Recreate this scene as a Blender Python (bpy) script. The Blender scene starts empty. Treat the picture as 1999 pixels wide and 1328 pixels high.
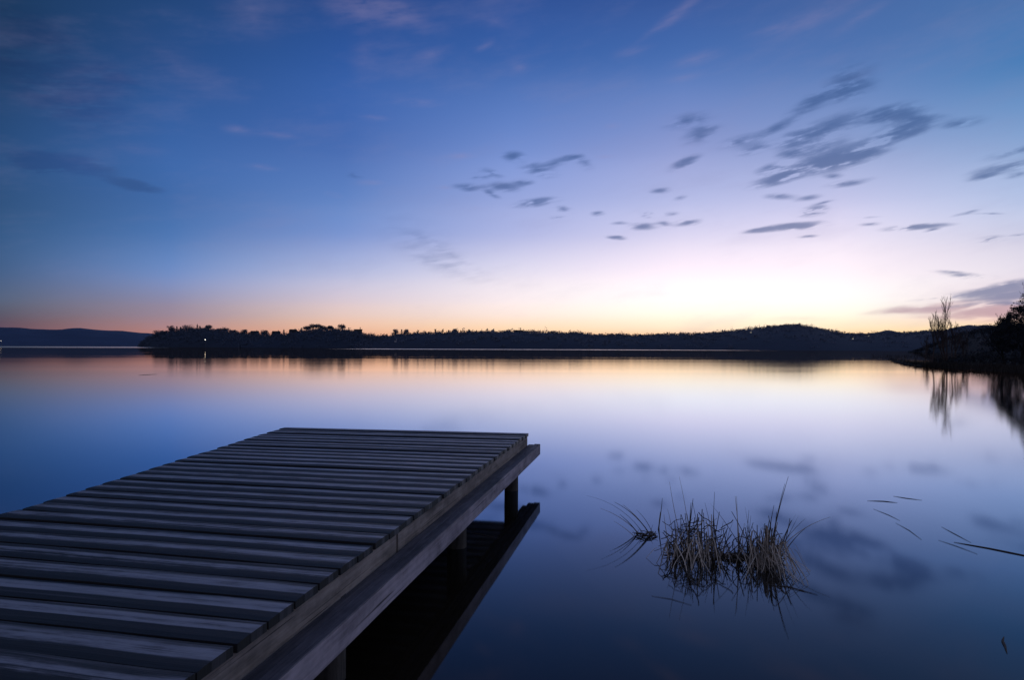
import bpy, bmesh, math, random
from math import sin, cos, tan, pi, radians, atan, atan2, sqrt, exp
from mathutils import Vector, Matrix, noise
random.seed(11)
SC = bpy.context.scene
COL = SC.collection
R = random.random
def U(a, b): return a + (b - a) * R()

# ---------------------------------------------------------------- camera
CAM_H = 1.6
FPX = 1275.0                                  # focal length in photo pixels (photo is 1999 wide)
PITCH = atan(12 / FPX); ROLL = radians(0.2)
r0 = Vector((1, 0, 0)); f0 = Vector((0, cos(PITCH), sin(PITCH))); u0 = r0.cross(f0)
cr = r0 * cos(ROLL) + u0 * sin(ROLL); cu = u0 * cos(ROLL) - r0 * sin(ROLL)
cam_d = bpy.data.cameras.new('camera'); cam = bpy.data.objects.new('camera', cam_d); COL.objects.link(cam)
cam_d.sensor_width = 36; cam_d.lens = FPX / 1999 * 36; cam_d.clip_start = 0.05; cam_d.clip_end = 20000
M = Matrix.Identity(4)
for i in range(3):
    M[i][0] = cr[i]; M[i][1] = cu[i]; M[i][2] = -f0[i]
M[2][3] = CAM_H
cam.matrix_world = M
SC.camera = cam
CAMP = Vector((0, 0, CAM_H))

def ray(px, py):                              # measured photo position -> world direction
    return f0 + cr * ((px - 999.5) / FPX) + cu * ((664 - py) / FPX)
def onz(px, py, z):                           # measured photo position -> point at height z
    d = ray(px, py); return CAMP + d * ((z - CAM_H) / d.z)
def aty(px, py, Y):                           # ... -> point at distance Y
    d = ray(px, py); return CAMP + d * (Y / d.y)
def azel(px, py):
    d = ray(px, py).normalized(); return atan2(d.x, d.y), math.asin(d.z)

# ---------------------------------------------------------------- helpers
def lin(c):
    return tuple(((v / 255) / 12.92 if v / 255 <= 0.04045 else ((v / 255 + 0.055) / 1.055) ** 2.4) for v in c)
def tag(o, label=None, cat=None, group=None, kind=None):
    if label: o['label'] = label
    if cat: o['category'] = cat
    if group: o['group'] = group
    if kind: o['kind'] = kind
    return o
def empty(name, loc=(0, 0, 0), rz=0):
    o = bpy.data.objects.new(name, None); COL.objects.link(o)
    o.location = loc; o.rotation_euler = (0, 0, rz); o.empty_display_size = 0.2
    return o
class MB:
    def __init__(s): s.v = []; s.f = []; s.uv = []
    def add(s, vs, fs, uvs=None):
        n = len(s.v); s.v += [tuple(v) for v in vs]
        s.f += [tuple(i + n for i in f) for f in fs]
        if uvs is not None: s.uv += uvs
    def box(s, lo, hi, M=None):
        x0, y0, z0 = lo; x1, y1, z1 = hi
        vs = [Vector(p) for p in ((x0,y0,z0),(x1,y0,z0),(x1,y1,z0),(x0,y1,z0),(x0,y0,z1),(x1,y0,z1),(x1,y1,z1),(x0,y1,z1))]
        if M is not None: vs = [M @ v for v in vs]
        s.add(vs, [(0,3,2,1),(4,5,6,7),(0,1,5,4),(1,2,6,5),(2,3,7,6),(3,0,4,7)])
    def tube(s, pts, rad, n=6, caps=True):
        pts = [Vector(p) for p in pts]; base = len(s.v); prev = None
        vs = []
        for i, p in enumerate(pts):
            t = (pts[min(i + 1, len(pts) - 1)] - pts[max(i - 1, 0)])
            if t.length < 1e-9: t = Vector((0, 0, 1))
            t.normalize()
            if prev is None:
                a = Vector((0, 0, 1)) if abs(t.z) < 0.9 else Vector((1, 0, 0))
                a = (a - t * a.dot(t)).normalized()
            else:
                a = prev - t * prev.dot(t)
                a = a.normalized() if a.length > 1e-6 else t.orthogonal().normalized()
            prev = a; b = t.cross(a)
            r = rad[i] if isinstance(rad, (list, tuple)) else rad
            for k in range(n):
                an = 2 * pi * k / n
                vs.append(p + a * (cos(an) * r) + b * (sin(an) * r))
        fs = []
        for i in range(len(pts) - 1):
            for k in range(n):
                k2 = (k + 1) % n
                fs.append((i * n + k, i * n + k2, (i + 1) * n + k2, (i + 1) * n + k))
        if caps:
            fs.append(tuple(range(n))[::-1]); fs.append(tuple((len(pts) - 1) * n + k for k in range(n)))
        s.add(vs, fs)
    def ribbon(s, pts, w, side):             # flat tapering blade
        pts = [Vector(p) for p in pts]; vs = []; n = len(pts)
        for i, p in enumerate(pts):
            ww = (w[i] if isinstance(w, (list, tuple)) else w * (1 - (i / (n - 1)) ** 1.6 * 0.92))
            vs += [p - side * ww * .5, p + side * ww * .5]
        s.add(vs, [(2*i, 2*i+1, 2*i+3, 2*i+2) for i in range(n - 1)])
    def leaf(s, c, size):
        a = Vector((U(-1,1), U(-1,1), U(-1,1)))
        if a.length < .1: a = Vector((1,0,0))
        a.normalize(); b = a.orthogonal().normalized()
        q = Vector((U(-1,1), U(-1,1), U(-1,1))); b = (b + q * .6); b = (b - a * b.dot(a)).normalized()
        n = len(s.v); l = size * U(.6, 1.2); w = l * U(.45, .8)
        for p in (c - a*l*.5, c + b*w*.5, c + a*l*.5, c - b*w*.5): s.v.append((p.x, p.y, p.z))
        s.f.append((n, n+1, n+2, n+3))
    def build(s, name, mat, parent=None, smooth=False):
        me = bpy.data.meshes.new(name); me.from_pydata(s.v, [], s.f)
        if s.uv:
            l = me.uv_layers.new(name='UVMap')
            for poly in me.polygons:
                for li in poly.loop_indices: l.data[li].uv = s.uv[me.loops[li].vertex_index]
        if smooth:
            me.polygons.foreach_set('use_smooth', [True] * len(me.polygons))
        me.materials.append(mat); me.update()
        o = bpy.data.objects.new(name, me); COL.objects.link(o)
        if parent: o.parent = parent
        return o

class NT:
    def __init__(s, nt): s.nt = nt; s.n = nt.nodes; s.l = nt.links; s.n.clear()
    def new(s, t, **kw):
        nd = s.n.new(t)
        for k, v in kw.items(): setattr(nd, k, v)
        return nd
    def put(s, nd, key, val):
        i = nd.inputs[key]
        if hasattr(val, 'is_linked') or isinstance(val, bpy.types.NodeSocket): s.l.new(val, i)
        else: i.default_value = val
    def math(s, op, a, b=None, c=None, clamp=False):
        nd = s.new('ShaderNodeMath', operation=op, use_clamp=clamp); s.put(nd, 0, a)
        if b is not None: s.put(nd, 1, b)
        if c is not None: s.put(nd, 2, c)
        return nd.outputs[0]
    def maprange(s, v, a, b, c=0.0, d=1.0, t='SMOOTHSTEP'):
        nd = s.new('ShaderNodeMapRange', interpolation_type=t)
        s.put(nd, 'Value', v); s.put(nd, 'From Min', a); s.put(nd, 'From Max', b); s.put(nd, 'To Min', c); s.put(nd, 'To Max', d)
        return nd.outputs['Result']
    def mix(s, f, a, b, mode='MIX'):
        nd = s.new('ShaderNodeMix', data_type='RGBA', blend_type=mode)
        s.put(nd, 0, f); s.put(nd, 6, a); s.put(nd, 7, b)
        return nd.outputs[2]
    def noise(s, vec, scale, detail=3, rough=.5, dist=0):
        nd = s.new('ShaderNodeTexNoise'); s.put(nd, 'Vector', vec); nd.inputs['Scale'].default_value = scale
        nd.inputs['Detail'].default_value = detail; nd.inputs['Roughness'].default_value = rough; nd.inputs['Distortion'].default_value = dist
        return nd.outputs['Fac']
    def scale(s, vec, sc, loc=(0, 0, 0)):
        nd = s.new('ShaderNodeMapping'); s.put(nd, 'Vector', vec); nd.inputs['Scale'].default_value = sc; nd.inputs['Location'].default_value = loc
        return nd.outputs[0]
def c4(c, k=1.0): return (c[0] * k, c[1] * k, c[2] * k, 1)
def material(name):
    m = bpy.data.materials.new(name); m.use_nodes = True; t = NT(m.node_tree)
    out = t.new('ShaderNodeOutputMaterial'); b = t.new('ShaderNodeBsdfPrincipled'); t.l.new(b.outputs[0], out.inputs[0])
    return m, t, b, out

# ---------------------------------------------------------------- world: dusk sky
world = bpy.data.worlds.new('World'); SC.world = world; world.use_nodes = True
W = NT(world.node_tree)
wout = W.new('ShaderNodeOutputWorld'); bg = W.new('ShaderNodeBackground'); W.l.new(bg.outputs[0], wout.inputs[0])
tc = W.new('ShaderNodeTexCoord'); nrm = W.new('ShaderNodeVectorMath', operation='NORMALIZE'); W.l.new(tc.outputs['Generated'], nrm.inputs[0])
sx = W.new('ShaderNodeSeparateXYZ'); W.l.new(nrm.outputs[0], sx.inputs[0])
AZ = W.math('ARCTAN2', sx.outputs[0], sx.outputs[1])
EL = W.math('ABSOLUTE', W.math('ARCSINE', sx.outputs[2]))
ROWS = [0, 150, 300, 400, 470, 540, 590, 620, 645, 662]
COLS = [
 (0,    [(30,60,98),(36,68,112),(44,80,128),(50,84,128),(58,92,136),(74,98,136),(88,98,122),(92,84,100),(100,76,92),(104,74,88)]),
 (330,  [(38,74,128),(46,86,148),(62,104,170),(69,109,170),(85,123,182),(118,142,194),(144,138,165),(160,134,144),(180,130,124),(184,124,112)]),
 (670,  [(46,86,160),(60,104,182),(79,116,187),(104,137,200),(134,156,211),(186,190,222),(218,200,208),(232,198,185),(240,186,155),(236,168,136)]),
 (1000, [(56,96,175),(80,120,195),(125,152,218),(158,172,224),(185,190,230),(232,225,240),(252,236,236),(255,230,214),(255,214,174),(252,192,148)]),
 (1330, [(66,104,180),(100,135,205),(155,168,222),(190,195,235),(225,218,242),(255,240,248),(255,250,244),(255,244,222),(255,223,190),(255,198,148)]),
 (1640, [(80,118,188),(108,142,205),(160,175,222),(205,205,238),(238,228,245),(255,242,247),(255,250,243),(255,244,220),(255,224,184),(255,200,142)]),
 (1999, [(78,120,180),(90,138,195),(150,175,218),(188,200,232),(212,210,230),(235,225,235),(245,222,225),(250,215,205),(255,220,160),(255,210,130)]),
]
ELMAX = radians(45)
elf = W.math('DIVIDE', EL, ELMAX, clamp=True)
prev = None; prev_az = None
for px, cols in COLS:
    rp = W.new('ShaderNodeValToRGB'); cr_ = rp.color_ramp; cr_.interpolation = 'CARDINAL'
    kk = .86 if 600 < px < 1700 else .95
    cols = [tuple(v * (1 - (1 - kk) * max(0, 1 - y / 420)) for v in c) for y, c in zip(ROWS, cols)]
    st = [(azel(px, y)[1] / ELMAX, lin(c)) for y, c in zip(ROWS, cols)]
    st.append((1.0, tuple(v * .6 for v in lin(cols[0]))))
    st.sort(key=lambda a: a[0])
    cr_.elements[0].position = max(0, st[0][0]); cr_.elements[0].color = c4(st[0][1])
    cr_.elements[1].position = 1; cr_.elements[1].color = c4(st[-1][1])
    for p, c in st[1:-1]:
        e = cr_.elements.new(p); e.color = c4(c)
    W.l.new(elf, rp.inputs[0])
    az = azel(px, 500)[0]
    if prev is None: prev = rp.outputs[0]
    else: prev = W.mix(W.maprange(AZ, prev_az, az, t='LINEAR'), prev, rp.outputs[0])
    prev_az = az
skyc = prev
# bright after-glow core above the place where the sun went down
ga, ge = azel(1430, 585)
gx = W.math('DIVIDE', W.math('SUBTRACT', AZ, ga), 0.26); gy = W.math('DIVIDE', W.math('SUBTRACT', EL, ge), 0.075)
g = W.math('EXPONENT', W.math('MULTIPLY', W.math('ADD', W.math('MULTIPLY', gx, gx), W.math('MULTIPLY', gy, gy)), -1.0))
GLOW = W.math('MULTIPLY_ADD', g, 0.12, 1.0)
gm = W.new('ShaderNodeVectorMath', operation='SCALE'); W.l.new(skyc, gm.inputs[0]); W.l.new(GLOW, gm.inputs['Scale'])
skyc = gm.outputs[0]

# clouds: streaky noise inside soft ellipses at fixed compass directions
cxyz = W.new('ShaderNodeCombineXYZ'); W.l.new(AZ, cxyz.inputs[0]); W.l.new(EL, cxyz.inputs[1])
P0 = cxyz.outputs[0]
rot = W.new('ShaderNodeMapping'); W.l.new(P0, rot.inputs[0]); rot.inputs['Rotation'].default_value = (0, 0, radians(-9))
wn = W.new('ShaderNodeTexNoise'); W.l.new(W.scale(rot.outputs[0], (9, 26, 1)), wn.inputs['Vector']); wn.inputs['Scale'].default_value = 1; wn.inputs['Detail'].default_value = 4
wv = W.new('ShaderNodeVectorMath', operation='SUBTRACT'); W.l.new(wn.outputs['Color'], wv.inputs[0]); wv.inputs[1].default_value = (.5, .5, .5)
wv2 = W.new('ShaderNodeVectorMath', operation='MULTIPLY'); W.l.new(wv.outputs[0], wv2.inputs[0]); wv2.inputs[1].default_value = (.034, .011, 0)
PW = W.new('ShaderNodeVectorMath', operation='ADD'); W.l.new(P0, PW.inputs[0]); W.l.new(wv2.outputs[0], PW.inputs[1]); PW = PW.outputs[0]
STREAK = W.noise(W.scale(rot.outputs[0], (15, 90, 1)), 1, 4, .56)
BLOB = W.noise(W.scale(rot.outputs[0], (38, 95, 1), (3, 1, 0)), 1, 3, .5)
def cloudset(lst):
    acc = None
    for px, py, hw, hh, tilt, amp in lst:
        a, e = azel(px, py); a1 = azel(px + 10, py)[0]; e1 = azel(px, py - 10)[1]
        ka = abs(a1 - a) / 10; ke = abs(e1 - e) / 10
        mp = W.new('ShaderNodeMapping', vector_type='TEXTURE'); W.l.new(PW, mp.inputs[0])
        mp.inputs['Location'].default_value = (a, e, 0); mp.inputs['Rotation'].default_value = (0, 0, radians(-tilt))
        mp.inputs['Scale'].default_value = (hw * ka * 1.7, hh * ke * 1.9, 1)
        gr = W.new('ShaderNodeTexGradient', gradient_type='QUADRATIC_SPHERE'); W.l.new(mp.outputs[0], gr.inputs[0])
        v = W.math('MULTIPLY', gr.outputs['Fac'], amp)
        acc = v if acc is None else W.math('ADD', acc, v)
    return acc
DARK = [(1655,160,48,28,-12,.75),(1640,182,60,16,-5,.8),(1575,207,50,13,-24,.8),(1742,222,62,15,-2,1.5),(1790,228,60,9,8,.8),(1770,253,58,15,-12,1.5),
 (1735,268,60,12,-5,.7),(1665,305,62,16,-11,2.3),(1605,318,40,16,-15,1.5),(1620,250,70,17,-14,1.05),(1560,270,45,16,-5,1.0),(1600,290,60,14,-6,.7),(1550,300,30,10,0,.9),
 (1545,335,62,13,-16,1.4),(1510,328,30,8,-5,1.2),(1520,352,45,8,-10,.9),(1450,276,42,10,-8,.75),(1475,290,35,8,-8,.85),(1515,250,35,8,-18,.8),
 (1335,316,28,8,-20,1.2),(1345,234,42,12,-8,.7),(1368,264,34,13,-8,.6),(1375,250,30,8,0,.4),(1882,238,42,8,0,.75),(1960,326,70,9,-8,.8),(1985,295,60,8,-6,.7),(1915,344,32,7,-8,.8),(1990,338,30,6,-5,.7),
 (1050,332,32,11,12,.95),(1085,318,28,7,-18,.9),(1118,306,18,6,-5,.8),(1135,318,20,10,25,.5),(1003,306,20,9,0,.95),(938,344,18,6,0,.9),(960,338,22,6,15,.7),
 (920,365,28,6,0,1.1),(985,366,32,8,3,1.1),(1022,358,18,6,0,.8),(960,378,14,6,30,.8),(1045,397,42,6,-5,1.5),(1100,409,18,5,5,.9),(1085,424,14,4,0,.6),
 (1260,418,16,6,10,1.1),(1253,441,20,6,-4,1.2),(1335,433,27,6,-4,1.1),(1290,434,14,4,0,.8),(1303,415,16,4,0,.6),(1205,464,19,4,10,1.2),(1293,371,19,5,0,1.0),(1168,417,14,4,0,.7),(1215,435,18,3,0,.6),(1330,385,14,4,-10,.4),
 (1525,384,24,6,3,.85),(1575,387,24,5,-5,.6),(1586,412,27,7,-6,1.9),(1530,444,66,6,-3,2.0),(1482,448,26,4,-6,.9),(1655,357,42,5,-3,.95),(1625,344,18,5,3,.9),(1575,461,22,3,-3,.8),(1605,396,20,3,-8,.6),
 (1790,442,56,5,1,2.1),(1825,449,16,3,-8,1.0),(1695,436,24,3,2,.7),(1680,424,34,2,2,.5),(1890,414,26,3,-8,.9),(1930,416,26,2,5,.6),(1935,467,28,6,-5,1.3),(1985,457,25,3,-8,.6),
 (1890,537,50,5,8,.9),(1860,531,40,3,6,.6),(1985,556,60,8,-7,1.3),(1930,568,90,7,-6,1.2),(1975,577,95,9,-4,1.7),(1850,582,70,4,-5,.7),(1960,594,110,4,-3,.9),(2040,570,80,20,-4,1.2),
 (110,318,84,18,0,2.4),(50,322,36,14,8,1.5),(180,326,50,12,4,1.0),(255,360,46,9,3,2.2),(135,190,100,46,10,1.2),(60,70,95,42,10,.9),(210,150,60,24,5,.7),(30,130,60,30,8,.8),
 (690,344,14,6,-5,.5),(830,475,110,36,28,.13),(880,495,90,8,28,.10),(860,515,120,16,20,.12)]
LIGHT = [(700,22,75,26,0,.85),(790,35,70,20,5,.8),(745,5,100,16,0,.7),(490,35,60,40,10,.35),(840,105,38,12,-15,.75),(945,88,20,8,-25,.7),(820,200,42,8,0,.8),(730,231,26,6,0,.7),
 (460,252,34,10,5,.75),(545,263,45,8,2,.75),(510,325,34,6,0,.6),(715,358,26,5,-3,.85),(655,381,20,5,5,.6),(1010,130,22,18,0,.55),(1330,20,62,14,-26,.75),(1300,40,60,10,-30,.5),
 (1600,28,110,22,-12,.7),(1680,35,60,12,-18,.6),(1520,55,60,12,-5,.5),(1235,100,40,12,-10,.55),(1362,113,50,12,-8,.8),(1335,150,40,8,-5,.55),(1190,245,20,6,-5,.7),(895,303,35,6,0,.8),(1180,305,30,5,0,.55),(960,40,60,15,10,.35),(715,95,30,50,0,.3),(280,290,60,14,0,.3),(870,365,20,5,0,.6),(920,405,30,6,0,.5),(350,130,120,40,20,.25)]
MAUVE = [(1900,607,150,10,1,1.35),(1800,604,90,7,-4,.9),(1960,616,110,12,0,1.3),(1990,600,100,9,0,.9),(1745,610,50,5,-4,.5),(1890,590,100,4,-3,.4),(1560,622,60,5,0,.25),(1850,622,80,4,0,.5)]
def blend(base, lst, colour, lo, hi, kstreak, kblob, k):
    d = cloudset(lst)
    n = W.math('ADD', W.math('MULTIPLY', W.math('SUBTRACT', STREAK, .5), kstreak), W.math('MULTIPLY', W.math('SUBTRACT', BLOB, .5), kblob))
    n = W.maprange(n, -.22, .30, lo, hi, 'LINEAR')
    dens = W.math('MULTIPLY', W.math('POWER', d, 1.25), n)
    a = W.math('MULTIPLY', W.math('SUBTRACT', 1.0, W.math('EXPONENT', W.math('MULTIPLY', dens, -1.0))), k)
    return W.mix(a, base, colour)
dk = W.mix(0.24, c4(lin((52, 84, 138))), skyc)
dk = W.mix(1.0, dk, W.mix(1.0, skyc, (.84, .80, .88, 1), 'MULTIPLY'), 'DARKEN')
lt = W.mix(.5, skyc, c4(lin((150, 140, 178))))
skyc = blend(skyc, LIGHT, lt, .25, 2.6, 1.0, .6, .66)
skyc = blend(skyc, MAUVE, W.mix(.2, c4(lin((178, 140, 154))), skyc), .3, 3.6, 1.2, .5, .92)
skyc = blend(skyc, DARK, dk, .1, 5.2, 1.8, .8, .93)
# high thin veil so that the open sky is not a perfect ramp
veil = W.noise(W.scale(rot.outputs[0], (5, 16, 1)), 1, 5, .62)
skyc = W.mix(W.maprange(veil, .45, .8, 0, .16), skyc, c4(lin((140, 138, 178))))
# the half of the sky behind the viewer: physical twilight sky
nis = W.new('ShaderNodeTexSky', sky_type='NISHITA'); nis.sun_disc = False
SUN_EL = radians(1.0); SUN_AZ = azel(1450, 600)[0]
nis.sun_elevation = SUN_EL; nis.sun_rotation = SUN_AZ; nis.air_density = 1.2; nis.dust_density = .6; nis.ozone_density = 4
ns = W.new('ShaderNodeVectorMath', operation='SCALE'); W.l.new(nis.outputs[0], ns.inputs[0]); ns.inputs['Scale'].default_value = 0.06
bk = W.maprange(sx.outputs[1], -.25, .35)
behind = W.mix(.55, ns.outputs[0], c4(lin((118, 124, 156))))
skyc = W.mix(bk, behind, skyc)
W.l.new(skyc, bg.inputs[0]); bg.inputs[1].default_value = 1.0
world.cycles.sampling_method = 'MANUAL'; world.cycles.sample_map_resolution = 1024

sun_d = bpy.data.lights.new('sun', 'SUN'); sun = bpy.data.objects.new('sun', sun_d); COL.objects.link(sun)
sun_d.energy = 0.003; sun_d.angle = radians(40); sun_d.color = (1, .82, .7)
sd = Vector((sin(SUN_AZ) * cos(SUN_EL), cos(SUN_AZ) * cos(SUN_EL), sin(radians(4))))
sun.rotation_euler = (-sd).to_track_quat('-Z', 'Y').to_euler()

# ---------------------------------------------------------------- materials
def mat_land(name, col, var=.5, sc=.35, rough=.95):
    m, t, b, o = material(name)
    g = t.new('ShaderNodeNewGeometry'); v = g.outputs['Position']
    n = t.noise(t.scale(v, (sc, sc, sc * 1.6)), 1, 5, .65)
    n2 = t.noise(t.scale(v, (sc * .12,) * 3), 1, 3, .5)
    f = t.math('ADD', t.math('MULTIPLY', n, .6), t.math('MULTIPLY', n2, .4))
    t.put(b, 'Base Color', t.mix(t.maprange(f, .35, .68), c4(col, 1 - var), c4(col, 1 + var)))
    b.inputs['Roughness'].default_value = rough; b.inputs['Specular IOR Level'].default_value = .1
    return m
def mat_leaf(name, col, var=.4):
    m, t, b, o = material(name)
    g = t.new('ShaderNodeNewGeometry')
    t.put(b, 'Base Color', t.mix(g.outputs['Random Per Island'], c4(col, 1 - var), c4(col, 1 + var)))
    b.inputs['Roughness'].default_value = .9; b.inputs['Specular IOR Level'].default_value = .1
    return m
def mat_plain(name, col, rough=.8, emit=None, es=0):
    m, t, b, o = material(name)
    g = t.new('ShaderNodeNewGeometry')
    n = t.noise(g.outputs['Position'], 3, 4, .6)
    t.put(b, 'Base Color', t.mix(n, c4(col, .8), c4(col, 1.2)))
    b.inputs['Roughness'].default_value = rough
    if emit:
        b.inputs['Emission Color'].default_value = c4(emit); b.inputs['Emission Strength'].default_value = es
    return m

def mat_water():
    m, t, b, out = material('lake_water')
    g = t.new('ShaderNodeNewGeometry'); P = g.outputs['Position']
    s = t.new('ShaderNodeSeparateXYZ'); t.l.new(P, s.inputs[0]); X, Y = s.outputs[0], s.outputs[1]
    ln = t.new('ShaderNodeVectorMath', operation='LENGTH'); t.l.new(P, ln.inputs[0]); D = ln.outputs['Value']
    # calm water; long exposure averages the ripples -> smooth lobe, a little wider further out
    base = t.maprange(D, 4, 60, .066, .084, 'LINEAR')
    st = t.noise(t.scale(P, (.004, .05, 1)), 1, 4, .6)
    base = t.math('MULTIPLY', base, t.maprange(D, 45, 130, 1.0, .58))
    r = t.math('MULTIPLY', base, t.maprange(st, .3, .75, .75, 1.35))
    # breeze-ruffled strips far out below the opposite shore
    def band(y0, y1, x0, x1, soft=3, sx_=30):
        a = t.math('MULTIPLY', t.maprange(Y, y0 - soft, y0 + soft), t.maprange(Y, y1 + soft, y1 - soft))
        return t.math('MULTIPLY', a, t.math('MULTIPLY', t.maprange(X, x0 - sx_, x0 + sx_), t.maprange(X, x1 + sx_, x1 - sx_)))
    bands = t.math('MAXIMUM', band(290, 342, -82, 122, 4), t.math('MULTIPLY', band(330, 560, -620, -190, 30), .6))
    faint = t.math('MULTIPLY', t.maprange(t.noise(t.scale(P, (.006, .09, 1), (7, 3, 0)), 1, 3, .6), .58, .72), t.math('MULTIPLY', t.maprange(D, 70, 130), t.maprange(D, 330, 250)))
    r = t.math('ADD', r, t.math('MULTIPLY', bands, .24)); r = t.math('ADD', r, t.math('MULTIPLY', faint, .035))
    n1 = t.noise(t.scale(P, (.9, .35, 1)), 1, 3, .5)
    bp = t.new('ShaderNodeBump'); bp.inputs['Strength'].default_value = .25; bp.inputs['Distance'].default_value = .003; t.l.new(t.math('MULTIPLY', n1, t.maprange(D, 25, 8)), bp.inputs['Height'])
    gl = t.new('ShaderNodeBsdfGlossy'); gl.distribution = 'BECKMANN'; gl.inputs['Color'].default_value = (1, .955, .93, 1); t.l.new(r, gl.inputs['Roughness']); t.l.new(bp.outputs[0], gl.inputs['Normal'])
    df = t.new('ShaderNodeBsdfDiffuse'); df.inputs['Color'].default_value = (.020, .014, .008, 1)
    fr = t.new('ShaderNodeFresnel'); fr.inputs['IOR'].default_value = 1.37; t.l.new(bp.outputs[0], fr.inputs['Normal'])
    f = t.math('MULTIPLY', fr.outputs[0], 1.22, clamp=True)
    t.l.new(t.mix(t.maprange(fr.outputs[0], .35, .8, 0, 1, 'LINEAR'), t.mix(t.maprange(fr.outputs[0], .07, .22, 0, 1, 'LINEAR'), (1.02, .94, .84, 1), (.88, 1.12, 1.50, 1)), t.mix(t.maprange(fr.outputs[0], .62, .90, 0, 1, 'LINEAR'), (1, .95, .94, 1), (1, .82, .68, 1))), gl.inputs['Color'])  # dusk tints of the reflected sky put into the gloss colour by angle
    mx = t.new('ShaderNodeMixShader'); t.l.new(f, mx.inputs[0]); t.l.new(df.outputs[0], mx.inputs[1]); t.l.new(gl.outputs[0], mx.inputs[2])
    t.l.new(mx.outputs[0], out.inputs[0])
    return m

def mat_wood(name, light, dark, cup=True, rough=.5, spec=.5, gscale=1.0, topdark=0, enddark=0):
    """UV: u = metres along the timber, v = 0..1 across"""
    m, t, b, out = material(name)
    uvn = t.new('ShaderNodeUVMap'); g = t.new('ShaderNodeNewGeometry'); rnd = g.outputs['Random Per Island']
    s = t.new('ShaderNodeSeparateXYZ'); t.l.new(uvn.outputs[0], s.inputs[0])
    cb = t.new('ShaderNodeCombineXYZ'); t.l.new(t.math('ADD', s.outputs[0], t.math('MULTIPLY', rnd, 37.0)), cb.inputs[0])
    t.l.new(t.math('MULTIPLY', s.outputs[1], gscale), cb.inputs[1]); t.l.new(t.math('MULTIPLY', rnd, 11.0), cb.inputs[2]); P = cb.outputs[0]
    grain = t.noise(t.scale(P, (1.6, 34, 1)), 1, 5, .65, .3)
    fine = t.noise(t.scale(P, (9, 90, 1)), 1, 3, .6)
    mid = t.noise(t.scale(P, (.7, 7, 1), (5, 2, 8)), 1, 4, .6, .2)
    patch = t.noise(t.scale(P, (1.1, 2.4, 1)), 1, 4, .6, .4)
    blot = t.noise(t.scale(P, (5, 3, 1), (4, 4, 0)), 1, 4, .7)
    f = t.math('ADD', t.math('MULTIPLY', grain, .45), t.math('ADD', t.math('MULTIPLY', patch, .75), t.math('MULTIPLY', blot, .25 if cup else .6)))
    if not cup: f = t.math('SUBTRACT', f, .17)
    f = t.math('SUBTRACT', f, .25)
    f = t.math('ADD', f, t.math('MULTIPLY', t.math('SUBTRACT', rnd, .5), .22))
    if cup:   # cupped boards' shading put into colour: pale crown, darker edges with damp and algae
        c = t.math('ABSOLUTE', t.math('SUBTRACT', s.outputs[1], t.maprange(rnd, 0, 1, .5, .68, 'LINEAR')))
        cw = t.math('ADD', c, t.math('MULTIPLY', t.math('SUBTRACT', patch, .5), .42))
        crown = t.math('MULTIPLY', t.maprange(cw, .33, .14), t.maprange(blot, .25, .75, .55, 1.15))
        f = t.math('ADD', t.math('MULTIPLY', f, .62), t.math('MULTIPLY', crown, .46))
        f = t.math('ADD', f, t.math('MULTIPLY', t.math('SUBTRACT', mid, .5), 1.05))
        f = t.math('SUBTRACT', f, .06)
    if cup:   # a seam splits each board into a damp and a dry strip
        v0 = t.maprange(t.math('FRACT', t.math('MULTIPLY', rnd, 7.31)), 0, 1, .34, .50, 'LINEAR')
        vw = t.math('ADD', s.outputs[1], t.math('MULTIPLY', t.math('SUBTRACT', mid, .5), .10))
        f = t.math('SUBTRACT', f, t.math('MULTIPLY', t.maprange(vw, t.math('ADD', v0, .05), t.math('SUBTRACT', v0, .03)), .24))
        seam = t.maprange(t.math('ABSOLUTE', t.math('SUBTRACT', s.outputs[1], v0)), .030, .012)
    f = t.maprange(f, .18, .78)
    col = t.mix(f, c4(dark), c4(light))
    alg = t.maprange(t.noise(t.scale(P, (2.2, 3, 1), (9, 2, 5)), 1, 4, .6), .5, .72, 0, .55)
    col = t.mix(alg, col, t.mix(.5, col, (.018, .024, .012, 1)))
    if enddark:  # dark board ends; on the underside, shade painted into the colour
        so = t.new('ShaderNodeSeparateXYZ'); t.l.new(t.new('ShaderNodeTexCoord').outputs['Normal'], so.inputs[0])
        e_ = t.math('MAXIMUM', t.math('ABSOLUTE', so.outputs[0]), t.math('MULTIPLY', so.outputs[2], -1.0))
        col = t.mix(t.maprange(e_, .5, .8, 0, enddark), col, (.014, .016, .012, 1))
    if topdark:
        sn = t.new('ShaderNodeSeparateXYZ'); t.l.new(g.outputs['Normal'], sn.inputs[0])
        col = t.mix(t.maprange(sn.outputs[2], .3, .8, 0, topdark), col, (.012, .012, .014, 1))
    crack = t.maprange(t.noise(t.scale(P, (1.2, 60, 1), (2, 7, 1)), 1, 2, .5), .66, .7, 0, .8)
    col = t.mix(crack, col, (.008, .008, .01, 1))
    if cup: col = t.mix(t.math('MULTIPLY', seam, .75), col, (.006, .006, .008, 1))
    t.put(b, 'Base Color', col)
    t.put(b, 'Roughness', t.maprange(f, 0, 1, rough + .18, rough, 'LINEAR')); b.inputs['Specular IOR Level'].default_value = spec
    h = t.math('ADD', t.math('MULTIPLY', grain, .6), t.math('ADD', t.math('MULTIPLY', fine, .3), t.math('MULTIPLY', crack, -1.0)))
    bp = t.new('ShaderNodeBump'); bp.inputs['Strength'].default_value = .6; bp.inputs['Distance'].default_value = .004; t.l.new(h, bp.inputs['Height'])
    t.l.new(bp.outputs[0], b.inputs['Normal'])
    return m

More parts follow.
